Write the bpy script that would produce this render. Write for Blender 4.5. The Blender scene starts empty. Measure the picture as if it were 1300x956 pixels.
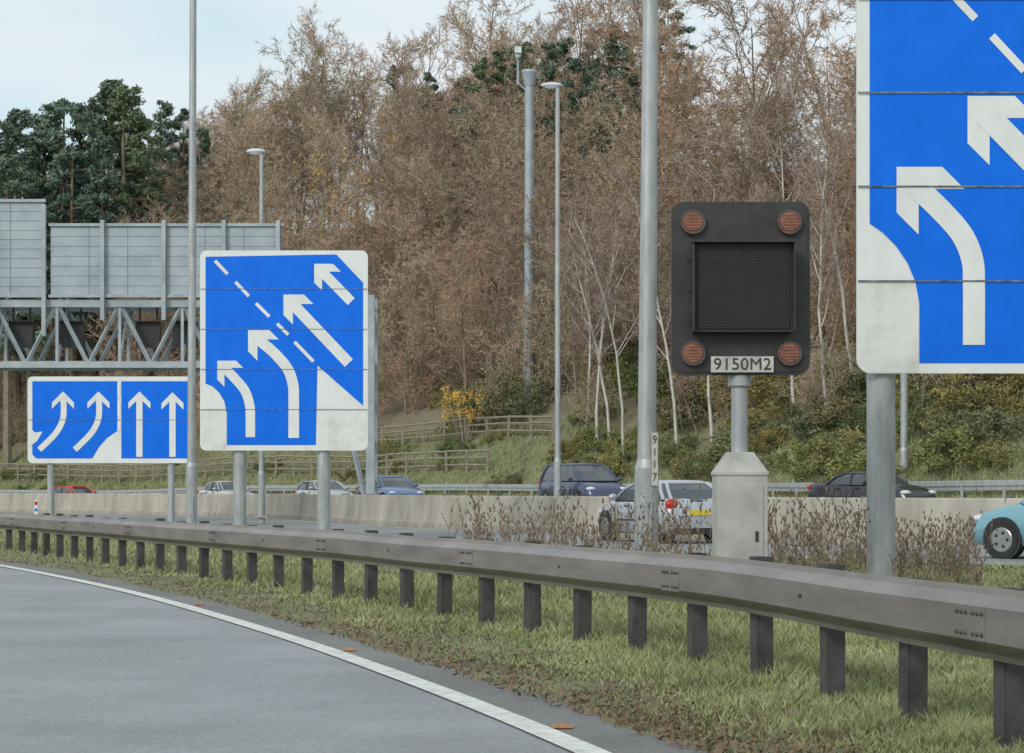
import bpy, math, random
import numpy as np
from mathutils import Vector, Matrix
random.seed(7); np.random.seed(7)
C=bpy.context; D=bpy.data
scene=C.scene

# ------------------------------------------------------------ materials
def new_mat(name):
    m=D.materials.new(name); m.use_nodes=True
    nt=m.node_tree; b=nt.nodes['Principled BSDF']
    return m,nt,b
def mat(name,c1,c2=None,scale=3.0,rough=0.7,metal=0.0,bump=0.0,bscale=None,detail=6,rand=None,spec=None,lo=.35,hi=.65,stretch=None):
    m,nt,b=new_mat(name)
    b.inputs['Roughness'].default_value=rough; b.inputs['Metallic'].default_value=metal
    if spec is not None: b.inputs['Specular IOR Level'].default_value=spec
    tc=nt.nodes.new('ShaderNodeTexCoord')
    src=tc.outputs['Object']
    if stretch:
        mp=nt.nodes.new('ShaderNodeMapping'); mp.inputs['Scale'].default_value=stretch
        nt.links.new(src,mp.inputs['Vector']); src=mp.outputs['Vector']
    if c2 is None: c2=tuple(x*.8 for x in c1)
    n=nt.nodes.new('ShaderNodeTexNoise'); n.inputs['Scale'].default_value=scale; n.inputs['Detail'].default_value=detail
    n.inputs['Roughness'].default_value=.65
    nt.links.new(src,n.inputs['Vector'])
    r=nt.nodes.new('ShaderNodeValToRGB'); r.color_ramp.elements[0].position=lo; r.color_ramp.elements[1].position=hi
    r.color_ramp.elements[0].color=(*c1,1); r.color_ramp.elements[1].color=(*c2,1)
    nt.links.new(n.outputs['Fac'],r.inputs['Fac']); col=r.outputs['Color']
    if rand:
        oi=nt.nodes.new('ShaderNodeAttribute'); oi.attribute_name='tint'
        r2=nt.nodes.new('ShaderNodeValToRGB')
        cr=r2.color_ramp
        cr.elements[0].color=(*rand[0],1); cr.elements[1].color=(*rand[-1],1)
        for i,cc in enumerate(rand[1:-1]):
            e=cr.elements.new((i+1)/(len(rand)-1)); e.color=(*cc,1)
        nt.links.new(oi.outputs['Fac'],r2.inputs['Fac'])
        mx=nt.nodes.new('ShaderNodeMix'); mx.data_type='RGBA'; mx.blend_type='MULTIPLY'; mx.inputs['Factor'].default_value=1
        nt.links.new(col,mx.inputs['A']); nt.links.new(r2.outputs['Color'],mx.inputs['B']); col=mx.outputs['Result']
    nt.links.new(col,b.inputs['Base Color'])
    if bump>0:
        n2=nt.nodes.new('ShaderNodeTexNoise'); n2.inputs['Scale'].default_value=bscale or scale*4; n2.inputs['Detail'].default_value=5
        nt.links.new(src,n2.inputs['Vector'])
        bp=nt.nodes.new('ShaderNodeBump'); bp.inputs['Strength'].default_value=bump; bp.inputs['Distance'].default_value=.02
        nt.links.new(n2.outputs['Fac'],bp.inputs['Height']); nt.links.new(bp.outputs['Normal'],b.inputs['Normal'])
    return m

M_GALV=mat('galvanised_steel',(.50,.51,.51),(.33,.345,.35),2.5,.5,.3,stretch=(3,3,.6),detail=9)
M_GALVB=mat('galvanised_bluegrey',(.42,.47,.50),(.31,.36,.40),1.2,.55,.2)
M_GANTRY=mat('gantry_steel',(.44,.48,.50),(.30,.34,.36),1.5,.55,.2)
M_RAIL=mat('weathered_rail_steel',(.30,.262,.24),(.15,.128,.118),1.1,.42,.25,bump=.12,bscale=18,stretch=(1,1,5),lo=.3,hi=.75,detail=10)
M_POST=mat('rail_post_steel',(.10,.097,.093),(.045,.043,.041),5,.6,.2)
M_CONC=mat('barrier_concrete',(.49,.45,.38),(.30,.27,.22),1.0,.9,bump=.2,stretch=(1,1,.35),detail=9)
M_CONC2=mat('plinth_paint',(.50,.49,.46),(.34,.33,.30),2.6,.7,bump=.1,detail=9)
M_BLUE=mat('sign_blue',(.0,.175,.88),(.0,.15,.79),2.0,.45,spec=.25)
M_WHITE=mat('sign_white',(.82,.83,.81),(.68,.69,.66),2.2,.5,stretch=(1,1,.6),lo=.42,hi=.8,detail=9)
M_DIRTY=mat('sign_white_dirty',(.78,.78,.74),(.50,.51,.44),2.6,.6,lo=.48,hi=.82,detail=9)
M_SEAM=mat('sign_seam',(.24,.28,.28),(.05,.09,.12),9,.8)
M_SIGNBACK=mat('sign_back',(.35,.37,.38),(.28,.3,.3),3,.6,.2)
M_BLACK=mat('signal_black',(.048,.045,.045),(.028,.026,.026),4,.5)
M_BLACK2=mat('signal_screen',(.024,.023,.023),(.014,.014,.014),30,.45)
M_LENS=mat('amber_lens',(.36,.135,.075),(.22,.075,.045),18,.3)
M_RIM=mat('lens_ring',(.13,.085,.07),(.07,.05,.045),9,.4)
M_PLATE=mat('label_plate',(.62,.61,.56),(.40,.39,.34),9,.6)
M_TEXT=mat('label_text',(.05,.05,.05),(.03,.03,.03),5,.6)
M_LAMP=mat('lamp_housing',(.72,.75,.76),(.6,.63,.64),3,.4)
M_WOODF=mat('weathered_timber',(.36,.31,.23),(.22,.185,.14),4,.85)
M_GLASS=mat('car_glass',(.05,.06,.07),(.04,.05,.06),2,.08,spec=1.0)
M_TYRE=mat('tyre_rubber',(.03,.03,.03),(.02,.02,.02),6,.8)
M_ALLOY=mat('wheel_alloy',(.45,.46,.47),(.35,.36,.37),6,.3,.8)
M_BLK=mat('black_plastic',(.03,.03,.03),(.02,.02,.02),6,.5)
M_RED=mat('tail_lamp',(.60,.02,.015),(.4,.015,.01),6,.15)
M_HEAD=mat('head_lamp',(.75,.77,.8),(.6,.62,.66),6,.08)
M_YEL=mat('rear_plate',(.75,.55,.03),(.7,.5,.03),6,.4)
M_STUD=mat('road_stud_amber',(.55,.26,.09),(.35,.16,.06),20,.6)

# ------------------------------------------------------------ mesh builder
class MB:
    def __init__(s): s.v=[]; s.f=[]; s.m=[]; s.sm=[]
    def add(s,vs,fs,mi=0,smooth=False):
        o=len(s.v); s.v+= [tuple(p) for p in vs]
        for f in fs: s.f.append([i+o for i in f]); s.m.append(mi); s.sm.append(smooth)
    def box(s,c,d,mi=0,rot=None):
        cx,cy,cz=c; a,b,e=[t/2 for t in d]
        vs=[Vector((x,y,z)) for x in(-a,a) for y in(-b,b) for z in(-e,e)]
        if rot is not None: vs=[rot@p for p in vs]
        vs=[(p.x+cx,p.y+cy,p.z+cz) for p in vs]
        s.add(vs,[(0,1,3,2),(4,6,7,5),(0,4,5,1),(2,3,7,6),(0,2,6,4),(1,5,7,3)],mi)
    def tube(s,p0,p1,r0,r1,n=8,mi=0,cap=True,smooth=True,ph=0):
        p0=Vector(p0);p1=Vector(p1); d=(p1-p0)
        if d.length<1e-6:return
        d.normalize(); a=d.orthogonal().normalized() if abs(d.z)<.99 else Vector((1,0,0)); b=d.cross(a)
        vs=[]
        for p,r in((p0,r0),(p1,r1)):
            for i in range(n):
                t=2*math.pi*i/n+ph; vs.append(p+a*math.cos(t)*r+b*math.sin(t)*r)
        fs=[(i,(i+1)%n,n+(i+1)%n,n+i) for i in range(n)]
        s.add(vs,fs,mi,smooth)
        if cap:
            s.add(vs[:n],[tuple(range(n))[::-1]],mi); s.add(vs[n:],[tuple(range(n))],mi)
    def strut(s,p0,p1,w,mi=0): s.tube(p0,p1,w*.707,w*.707,4,mi,True,False,math.pi/4)
    def ell(s,c,r,mi=0,nu=12,nv=8,rot=None):
        vs=[]
        for j in range(nv+1):
            ph=math.pi*j/nv
            for i in range(nu):
                t=2*math.pi*i/nu
                p=Vector((r[0]*math.sin(ph)*math.cos(t),r[1]*math.sin(ph)*math.sin(t),r[2]*math.cos(ph)))
                if rot is not None: p=rot@p
                vs.append((p.x+c[0],p.y+c[1],p.z+c[2]))
        fs=[(j*nu+i,(j+1)*nu+i,(j+1)*nu+(i+1)%nu,j*nu+(i+1)%nu) for j in range(nv) for i in range(nu)]
        s.add(vs,fs,mi,True)
    def polyY(s,pts,y,mi=0,th=None):
        n=len(pts)
        area=sum(pts[i][0]*pts[(i+1)%n][1]-pts[(i+1)%n][0]*pts[i][1] for i in range(n))
        if area<0: pts=pts[::-1]
        s.add([(p[0],y,p[1]) for p in pts],[tuple(range(n))],mi)
        if th:
            s.add([(p[0],y+th,p[1]) for p in pts],[tuple(range(n))[::-1]],mi+0)
            vs=[(p[0],y,p[1]) for p in pts]+[(p[0],y+th,p[1]) for p in pts]
            s.add(vs,[(i,n+i,n+(i+1)%n,(i+1)%n) for i in range(n)],mi)
    def obj(s,name,mats,loc=(0,0,0),rotz=0,parent=None):
        me=D.meshes.new(name); me.from_pydata(s.v,[],s.f)
        for m in mats: me.materials.append(m)
        me.polygons.foreach_set('material_index',s.m); me.polygons.foreach_set('use_smooth',s.sm)
        me.update()
        o=D.objects.new(name,me); o.location=loc; o.rotation_euler=(0,0,rotz); C.collection.objects.link(o)
        if parent: o.parent=parent
        return o
def empty(name):
    e=D.objects.new(name,None); C.collection.objects.link(e); return e
def npmesh(name,V,F,mats,midx=None,smooth=False,tint=None,validate=True):
    me=D.meshes.new(name); V=np.asarray(V,dtype=np.float32); F=np.asarray(F,dtype=np.int32)
    k=F.shape[1]
    me.vertices.add(len(V)); me.vertices.foreach_set('co',V.ravel())
    me.loops.add(F.size); me.loops.foreach_set('vertex_index',F.ravel())
    me.polygons.add(len(F)); me.polygons.foreach_set('loop_start',np.arange(0,F.size,k,dtype=np.int32))
    me.polygons.foreach_set('loop_total',np.full(len(F),k,dtype=np.int32))
    for m in mats: me.materials.append(m)
    if midx is not None: me.polygons.foreach_set('material_index',np.asarray(midx,dtype=np.int32))
    me.polygons.foreach_set('use_smooth',np.full(len(F),smooth))
    me.update(calc_edges=True)
    if validate: me.validate()
    if tint is not None:
        a=me.attributes.new('tint','FLOAT','POINT'); a.data.foreach_set('value',np.asarray(tint,dtype=np.float32))
    return me
def link(name,me,loc=(0,0,0),rot=(0,0,0),sc=(1,1,1),parent=None):
    o=D.objects.new(name,me); o.location=loc; o.rotation_euler=rot; o.scale=sc; C.collection.objects.link(o)
    if parent: o.parent=parent
    return o
class Mass:
    """accumulates many transformed copies of a triangle soup into one mesh object"""
    def __init__(s): s.V=[];s.F=[];s.M=[];s.T=[];s.n=0
    def put(s,src,loc,rz=0,sc=(1,1,1),tilt=(0,0),tint=None):
        V,F,M=src
        R=np.array(Matrix.Rotation(rz,3,'Z')@Matrix.Rotation(tilt[0],3,'X')@Matrix.Rotation(tilt[1],3,'Y'))
        W=((V*np.array(sc))@R.T+np.array(loc)).astype(np.float32)
        s.V.append(W); s.F.append(F+s.n); s.M.append(M); s.T.append(np.full(len(V),random.random() if tint is None else tint,np.float32)); s.n+=len(V)
    def build(s,name,mats):
        V=np.vstack(s.V);F=np.vstack(s.F);M=np.concatenate(s.M)
        print(name,'tris',len(F)); return link(name,npmesh(name,V,F,mats,M,False,np.concatenate(s.T),False))

# ------------------------------------------------------------ paths & terrain
def smooth_path(P,n=12):
    P=np.array(P,float); P=np.vstack([2*P[0]-P[1],P,2*P[-1]-P[-2]]); out=[]
    for i in range(1,len(P)-2):
        for k in range(n):
            t=k/n; a,b,c,d=P[i-1],P[i],P[i+1],P[i+2]
            out.append(.5*((2*b)+(-a+c)*t+(2*a-5*b+4*c-d)*t*t+(-a+3*b-3*c+d)*t**3))
    out.append(P[-2]); return np.array(out)
def resample(P,step):
    s=np.r_[0,np.cumsum(np.linalg.norm(np.diff(P,axis=0),axis=1))]
    n=max(2,int(s[-1]/step)+1); t=np.linspace(0,s[-1],n)
    return np.c_[np.interp(t,s,P[:,0]),np.interp(t,s,P[:,1])]
def normals(P):
    t=np.gradient(P,axis=0); t/=np.linalg.norm(t,axis=1)[:,None]
    return np.c_[t[:,1],-t[:,0]]
BAR=resample(smooth_path([(75,-12),(48,8),(24,29),(16,36),(9,44),(2,55),(-4,68),(-10,86),(-22,104),(-38,122),(-60,140),(-95,162),(-150,190)]),2.0)
BN=normals(BAR)
def offp(o): return BAR+BN*o
def off_dist(X,Y):
    X=np.asarray(X,float); Y=np.asarray(Y,float); best=np.full(X.shape,1e9); sg=np.ones(X.shape)
    for i in range(len(BAR)-1):
        ax,ay=BAR[i]; bx,by=BAR[i+1]; tx,ty=bx-ax,by-ay; L2=tx*tx+ty*ty
        u=np.clip(((X-ax)*tx+(Y-ay)*ty)/L2,0,1); dx=X-ax-u*tx; dy=Y-ay-u*ty
        dd=np.hypot(dx,dy); cr=dx*ty-dy*tx
        m=dd<best-1e-9; best=np.where(m,dd,best); sg=np.where(m,np.where(cr>=0,1,-1),sg)
    return best*sg
def od(x,y): return float(off_dist(np.array([x]),np.array([y]))[0])
def road_z(o,X):
    r=np.clip(.06*o,0,.5)
    t=np.clip((-np.asarray(X)-13)/14,0,1); t=t*t*(3-2*t)
    return r-.30*t*np.clip(o/3,0,1)
def height(X,Y,o=None):
    X=np.asarray(X,float);Y=np.asarray(Y,float)
    if o is None:o=off_dist(X,Y)
    z=road_z(o,X)
    q=np.clip(o-15,0,None)
    S=.62*np.minimum(q,9)+.50*np.clip(q-9,0,38)+.1*np.clip(q-47,0,60)
    n=np.sin(X*.21+1.3)*np.cos(Y*.17)*.5+np.sin(X*.53+Y*.41)*.22
    return z+S+n*np.clip(q/8,0,1)
def hz(x,y): return float(height(np.array([x]),np.array([y]))[0])

xs=np.unique(np.r_[np.linspace(-1500,-160,12),np.arange(-160,161,1.6),np.linspace(160,1500,12)])
ys=np.unique(np.r_[np.linspace(-600,-30,8),np.arange(-30,261,1.6),np.linspace(261,2500,14)])
GX,GY=np.meshgrid(xs,ys); go=off_dist(GX,GY); gz=height(GX,GY,go)
inroad=((go>-9.2)&(go<15.2))
gz=gz-np.where(inroad,.12,0)
V=np.c_[GX.ravel(),GY.ravel(),gz.ravel()]
nx=len(xs); ny=len(ys); I=np.arange(nx*ny).reshape(ny,nx)
F=np.c_[I[:-1,:-1].ravel(),I[:-1,1:].ravel(),I[1:,1:].ravel(),I[1:,:-1].ravel()]
mg,nt,b=new_mat('ground_grass_and_litter'); b.inputs['Roughness'].default_value=.95
at=nt.nodes.new('ShaderNodeAttribute'); at.attribute_name='wood'
tc=nt.nodes.new('ShaderNodeTexCoord')
def nz(sc,det=6):
    n=nt.nodes.new('ShaderNodeTexNoise'); n.inputs['Scale'].default_value=sc; n.inputs['Detail'].default_value=det; nt.links.new(tc.outputs['Object'],n.inputs['Vector']); return n
def ramp(n,cs):
    r=nt.nodes.new('ShaderNodeValToRGB'); e=r.color_ramp.elements
    e[0].position=cs[0][0]; e[0].color=(*cs[0][1],1); e[1].position=cs[-1][0]; e[1].color=(*cs[-1][1],1)
    for p,c in cs[1:-1]:
        q=e.new(p); q.color=(*c,1)
    nt.links.new(n.outputs['Fac'],r.inputs['Fac']); return r
ga=ramp(nz(1.4),[(.3,(.14,.12,.08)),(.48,(.17,.18,.085)),(.7,(.24,.25,.12))])
gb=ramp(nz(.8),[(.35,(.15,.115,.08)),(.5,(.25,.19,.135)),(.68,(.18,.165,.10))])
mx=nt.nodes.new('ShaderNodeMix'); mx.data_type='RGBA'
nt.links.new(at.outputs['Fac'],mx.inputs['Factor']); nt.links.new(ga.outputs['Color'],mx.inputs['A']); nt.links.new(gb.outputs['Color'],mx.inputs['B'])
nt.links.new(mx.outputs['Result'],b.inputs['Base Color'])
bp=nt.nodes.new('ShaderNodeBump'); bp.inputs['Strength'].default_value=.6; bp.inputs['Distance'].default_value=.05
nt.links.new(nz(9).outputs['Fac'],bp.inputs['Height']); nt.links.new(bp.outputs['Normal'],b.inputs['Normal'])
me=npmesh('ground',V,F,[mg],smooth=True)
a=me.attributes.new('wood','FLOAT','POINT'); a.data.foreach_set('value',np.clip((go.ravel()-19)/5,0,1).astype(np.float32))
link('ground',me)

def strip(name,A,B,zA,zB,mats):
    n=len(A); V=np.r_[np.c_[A,zA],np.c_[B,zB]]
    i=np.arange(n-1); F=np.c_[i,n+i,n+i+1,i+1]
    me=npmesh(name,V,F,mats,smooth=True)
    return link(name,me)
def asphalt(name,c1,c2,rough):
    m,nt,b=new_mat(name); b.inputs['Roughness'].default_value=rough
    tc=nt.nodes.new('ShaderNodeTexCoord')
    n=nt.nodes.new('ShaderNodeTexNoise'); n.inputs['Scale'].default_value=.45; n.inputs['Detail'].default_value=9; n.inputs['Roughness'].default_value=.7
    n2=nt.nodes.new('ShaderNodeTexNoise'); n2.inputs['Scale'].default_value=60; n2.inputs['Detail'].default_value=4
    for q in(n,n2): nt.links.new(tc.outputs['Object'],q.inputs['Vector'])
    mm=nt.nodes.new('ShaderNodeMath'); mm.operation='MULTIPLY_ADD'; mm.inputs[1].default_value=.5
    nt.links.new(n2.outputs['Fac'],mm.inputs[0])
    m3=nt.nodes.new('ShaderNodeMath'); m3.operation='MULTIPLY'; m3.inputs[1].default_value=.5; nt.links.new(n.outputs['Fac'],m3.inputs[0]); nt.links.new(m3.outputs[0],mm.inputs[2])
    r=nt.nodes.new('ShaderNodeValToRGB'); r.color_ramp.elements[0].position=.4; r.color_ramp.elements[1].position=.6
    r.color_ramp.elements[0].color=(*c1,1); r.color_ramp.elements[1].color=(*c2,1)
    nt.links.new(mm.outputs[0],r.inputs['Fac']); nt.links.new(r.outputs['Color'],b.inputs['Base Color'])
    bp=nt.nodes.new('ShaderNodeBump'); bp.inputs['Strength'].default_value=.5; bp.inputs['Distance'].default_value=.008
    nt.links.new(n2.outputs['Fac'],bp.inputs['Height']); nt.links.new(bp.outputs['Normal'],b.inputs['Normal'])
    return m
M_ASP=asphalt('slip_asphalt',(.205,.205,.21),(.335,.335,.345),.6)
M_ASP3=asphalt('shoulder_asphalt',(.125,.12,.115),(.225,.217,.205),.75)
M_ASP2=asphalt('main_asphalt',(.22,.22,.22),(.29,.29,.29),.7)
M_LINE=mat('road_line_paint',(.72,.71,.66),(.42,.41,.38),11,.7,lo=.42,hi=.72,detail=9)

EDGE=resample(smooth_path([(3.2,-14),(2.4,2),(1.75,5.5),(.95,9),(-.2,12.8),(-1.68,17.5),(-3.2,21.8),(-6.2,29.4),(-8.5,34),(-11.2,39.5),(-16,48),(-24,60),(-40,80),(-70,112)]),.3)
LINE=resample(smooth_path([(2.6,-14),(1.85,2),(1.2,5.5),(.42,9),(-.64,12.8),(-2.15,17.5),(-4.52,24),(-7.6,31.2),(-10.0,36),(-12.6,41),(-17.4,50),(-25,61),(-41.2,81),(-71,113)]),.3)
EN=normals(EDGE); LN=normals(LINE)
o8=np.zeros(len(EDGE))
strip('slip_road',EDGE-EN*12.0,EDGE-EN*.36,o8+.008,o8+.008,[M_ASP])
jag=np.convolve(np.random.normal(size=len(EDGE)+6),np.ones(4)/4,'same')[3:-3]*.09
jag2=np.convolve(np.random.normal(size=len(EDGE)+20),np.ones(9)/9,'same')[10:-10]*.05
strip('slip_road_shoulder',EDGE-EN*(.42+jag2[:,None]),EDGE+EN*jag[:,None],o8+.012,o8+.012,[M_ASP3])
l8=np.zeros(len(LINE))
strip('edge_line',LINE-LN*.08,LINE+LN*.08,l8+.018,l8+.018,[M_LINE])
mbs=MB()
for (x,y) in [(-1.2,15.1),(-3.22,21.1),(-5.5,26.9),(.25,10.2)]:
    mbs.box((x,y,.022),(.10,.08,.008)); mbs.box((x,y,.029),(.06,.05,.006))
mbs.obj('road_studs',[M_STUD])
def zoff(P,o): return road_z(np.full(len(P),o),P[:,0])
def carr(name,oa,ob,n,dz):
    offs=np.linspace(oa,ob,n); Vs=[];Fs=[];L=len(BAR)
    for o in offs:
        P=offp(o); Vs.append(np.c_[P,zoff(P,o)+dz])
    for k in range(n-1):
        i=np.arange(L-1)+k*L; Fs.append(np.c_[i,i+1,i+L+1,i+L][:,::-1])
    me=npmesh(name,np.vstack(Vs),np.vstack(Fs),[M_ASP2],smooth=True); link(name,me)
carr('near_carriageway',-8.6,-.5,3,.012)
carr('far_carriageway',.4,14.5,14,.012)
for oo in(-8.1,-1.0,1.2,13.8):
    P0=offp(oo-.09);P1=offp(oo+.09); strip('carriageway_line',P0,P1,zoff(P0,oo)+.02,zoff(P1,oo)+.02,[M_LINE])

def loft(name,P,N,prof,mats,zf=None,smooth=False,midx=None):
    L=len(P); K=len(prof); V=[]
    z0=np.zeros(L) if zf is None else zf
    for u,z in prof: V.append(np.c_[P+N*u,z0+z])
    V=np.vstack(V); F=[]
    for k in range(K-1):
        i=np.arange(L-1)+k*L; F.append(np.c_[i,i+L,i+L+1,i+1])
    return npmesh(name,V,np.vstack(F),mats,smooth=smooth)
bz=.07+.0*BAR[:,0]
me=loft('concrete_barrier',BAR,BN,[(-.30,-.2),(-.30,.12),(-.22,.15),(-.13,.92),(-.11,.96),(.11,.96),(.13,.92),(.22,.15),(.3,.12),(.3,-.3)],[M_CONC],bz)
bar_o=link('concrete_barrier',me)
mbj=MB()
bd=resample(BAR,4.0); bn=normals(bd)
for p,n in zip(bd,bn):
    ang=math.atan2(n[1],n[0])
    mbj.box((p[0],p[1],.60),(.285,.015,.93),0,Matrix.Rotation(ang,3,'Z'))
jo=mbj.obj('joints',[M_SEAM]); jo.parent=bar_o

# ------------------------------------------------------------ guardrail
RAIL=resample(smooth_path([(2.98,-6),(2.95,2),(2.72,5.5),(2.25,9),(1.1,14.1),(-1.05,20.2),(-3.85,26.9),(-5.7,31),(-8.1,36.3),(-10.8,42),(-15.5,50),(-23,61),(-38,80)]),.3)
RN=normals(RAIL)
wob=np.interp(np.arange(len(RAIL)),np.arange(0,len(RAIL)+8,8),np.random.normal(0,.006,len(range(0,len(RAIL)+8,8))))
prof=[(0,.755),(-.008,.725),(-.07,.685),(-.085,.672),(-.085,.515),(-.07,.50),(-.008,.455),(0,.425),(.006,.425),(.0,.455),(-.06,.505),(-.075,.52),(-.075,.665),(-.06,.68),(.0,.72),(.008,.755),(0,.755)]
rail=empty('guardrail')
me=loft('beam',RAIL,RN,prof,[M_RAIL],wob); link('beam',me,parent=rail)
mp=MB(); mbolt=MB()
s=np.r_[0,np.cumsum(np.linalg.norm(np.diff(RAIL,axis=0),axis=1))]
t=.35; k=0
while t<s[-1]:
    px=np.interp(t,s,RAIL[:,0]); py=np.interp(t,s,RAIL[:,1]); nxx=np.interp(t,s,RN[:,0]); nyy=np.interp(t,s,RN[:,1])
    ang=math.atan2(nyy,nxx); R=Matrix.Rotation(ang+random.uniform(-.08,.08),3,'Z')@Matrix.Rotation(random.uniform(-.035,.035),3,'X')
    cx=px+nxx*.10; cy=py+nyy*.10
    h=.755+random.uniform(-.02,.03)
    mp.box((cx-nxx*.04,cy-nyy*.04,h/2-.05),(.012,.115,h+.1),0,R)
    for sgn in(-1,1):
        q=R@Vector((.012,sgn*.054,0)); mp.box((cx+q.x,cy+q.y,h/2-.05),(.10,.012,h+.098),0,R)
    q=R@Vector((-.075,0,0)); mp.box((cx+q.x,cy+q.y,.59),(.07,.09,.14),0,R)
    if k%4==1:
        for du in(-.14,-.09,-.04,.04,.09,.14):
            for zz in(.545,.64):
                tt=t+du; qx=np.interp(tt,s,RAIL[:,0])-nxx*.09; qy=np.interp(tt,s,RAIL[:,1])-nyy*.09
                mbolt.ell((qx,qy,zz),(.011,.011,.011),0,6,4)
        R2=Matrix.Rotation(ang,3,'Z'); qx=px-nxx*.0865; qy=py-nyy*.0865
        mbolt.box((qx,qy,.593),(.004,.34,.155),1,R2)
    elif k%2==1:
        mbolt.ell((px-nxx*.088,py-nyy*.088,.6),(.014,.014,.014),0,6,4)
    k+=1; t+=1.16
mp.obj('posts',[M_POST],parent=rail); mbolt.obj('splice_bolts',[M_POST,M_RAIL],parent=rail)

FR=resample(offp(15.6),1.0); FN=normals(FR); fz=height(FR[:,0],FR[:,1])
fr=empty('far_guardrail')
me=loft('beam',FR,FN,[(0,.62),(-.05,.60),(-.05,.45),(0,.42),(0,.31),(.01,.62)],[M_GALV],fz); link('beam',me,parent=fr)
m2=MB()
for i in range(0,len(FR),2): m2.box((FR[i,0],FR[i,1],fz[i]+.25),(.08,.08,.6))
m2.obj('posts',[M_GALV],parent=fr)

# ------------------------------------------------------------ signs
def rrect(x0,z0,x1,z1,r,n=5):
    pts=[]
    for cx,cz,a0 in((x1-r,z0+r,-90),(x1-r,z1-r,0),(x0+r,z1-r,90),(x0+r,z0+r,180)):
        for i in range(n+1):
            t=math.radians(a0+90*i/n); pts.append((cx+r*math.cos(t),cz+r*math.sin(t)))
    return pts
class Sign:
    def __init__(s,ox,oy,scale): s.mb=MB(); s.ox=ox;s.oy=oy;s.k=scale
    def P(s,p): return ((p[0]-s.ox)*s.k,(s.oy-p[1])*s.k)
    def board(s,x0,y0,x1,y1,r):
        a=s.P((x0,y1)); b=s.P((x1,y0)); s.mb.polyY(rrect(a[0],a[1],b[0],b[1],r*s.k),0,0,.05)
    def poly(s,pts,mi,lay): s.mb.polyY([s.P(p) for p in pts],-.006*lay,mi)
    def stem(s,pts,w,mi=0,lay=2):
        P=smooth_path(pts,5) if len(pts)>2 else np.array(pts,float)
        t=np.gradient(P,axis=0); t/=np.linalg.norm(t,axis=1)[:,None]; n=np.c_[-t[:,1],t[:,0]]*w/2
        A=P+n;B=P-n
        for i in range(len(P)-1): s.poly([A[i],A[i+1],B[i+1],B[i]],mi,lay)
    def arrowUL(s,c,a,t,stem,w):
        x,y=c
        s.poly([(x,y),(x+a,y),(x+a+t,y+t),(x+t,y+t)],0,2)
        s.poly([(x,y),(x+t,y+t),(x+t,y+a+t),(x,y+a)],0,2)
        s.stem([(x+t*.75,y+t*.75)]+stem,w,0,2.6)
    def arrowU(s,c,a,t,stem,w):
        x,y=c
        s.poly([(x,y),(x-a,y+a),(x-a,y+a+t),(x,y+t)],0,2)
        s.poly([(x,y),(x+a,y+a),(x+a,y+a+t),(x,y+t)],0,2)
        s.stem([(x,y+t*.6)]+stem,w,0,2.6)
MS=[M_WHITE,M_BLUE,M_DIRTY,M_SEAM,M_GALV,M_SIGNBACK]
def seams(S,x0,x1,ys,th):
    for y in ys: S.poly([(x0,y-th/2),(x1,y-th/2),(x1,y+th/2),(x0,y+th/2)],3,3.6)
def posts(S,xs,base,top,r,yb=.05):
    for x in xs:
        S.mb.tube((x,yb+r+.01,base),(x,yb+r+.01,top),r,r,16,4)
        S.mb.box((x,yb+r+.01,base+.05),(r*3.2,r*3.2,.1),4)
k=49.5/2600; S=Sign(254,572,k)
S.board(254,318,467,572,8)
S.poly([(261,326),(427,323),(461,359),(461,515),(403,464),(401,565),(288,565),(288,525),(285,510),(278,498),(269,490),(261,487)],1,1)
S.arrowUL((276,458),24,9,[(297,479),(311,496),(317,514),(318,530),(318,555)],12)
S.arrowUL((315,419),27,12,[(347,447),(365,468),(372,488),(373,505),(373,556)],13.5)
S.arrowUL((360,374),26,12,[(443,461)],14)
S.arrowUL((399,335),24,10,[(446,383)],12.5)
for a,bb in(((273,331),(289,348)),((299,358),(316,376)),((325,385),(342,402)),((352,411),(366,425)),((374,434),(398,459))): S.stem([a,bb],4.2)
S.poly([(255,521),(287,521),(287,571),(262,571),(255,564)],2,.5); S.poly([(404,521),(466,521),(466,564),(460,571),(404,571)],2,.5)
seams(S,254.5,466.5,(367,418,469,520),.8)
zb=1.2+50*k
posts(S,[49*k,156*k],-zb-.1,4.6,.16)
S.mb.obj('lane_merge_sign',MS,(-7.54,49.5,zb))
k=22.5/2600; S=Sign(1088,474,k)
S.board(1088,-88,1557,474,18)
S.poly([(1104,-74),(1480,-80),(1543,-10),(1543,340),(1452,250),(1450,461),(1167,461),(1167,385),(1162,358),(1152,334),(1137,312),(1120,295),(1104,284)],1,1)
S.arrowUL((1138,212),58,28,[(1198,271),(1222,300),(1234,330),(1236,360),(1236,438)],28)
S.arrowUL((1228,122),60,28,[(1400,297)],31)
S.arrowUL((1330,40),60,28,[(1450,160)],28)
for a,bb in(((1168,-52),(1190,-28)),((1210,-6),(1238,24)),((1259,46),(1300,90)),((1325,116),(1365,158)),((1390,184),(1440,238))): S.stem([a,bb],10)
S.poly([(1089,358),(1166,358),(1166,473),(1106,473),(1089,456)],2,.5)
seams(S,1088.5,1556,(-1,118,237,357),2.2)
zb=1.2+148*k
posts(S,[35*k,330*k],-zb-.1,4.7,.16)
S.mb.obj('lane_merge_sign',MS,(438*k,22.5,zb),math.radians(0))
k=66/2600; S=Sign(35,588,k)
S.board(35,478,244,588,6)
S.poly([(41,484),(149,484),(149,547),(136,556),(126,567),(117,582),(46,582),(41,577)],1,1)
S.poly([(154,484),(238,484),(238,582),(154,582)],1,1)
S.poly([(36,540),(44,549),(54,548),(47,560),(36,568)],0,1.6)
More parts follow.
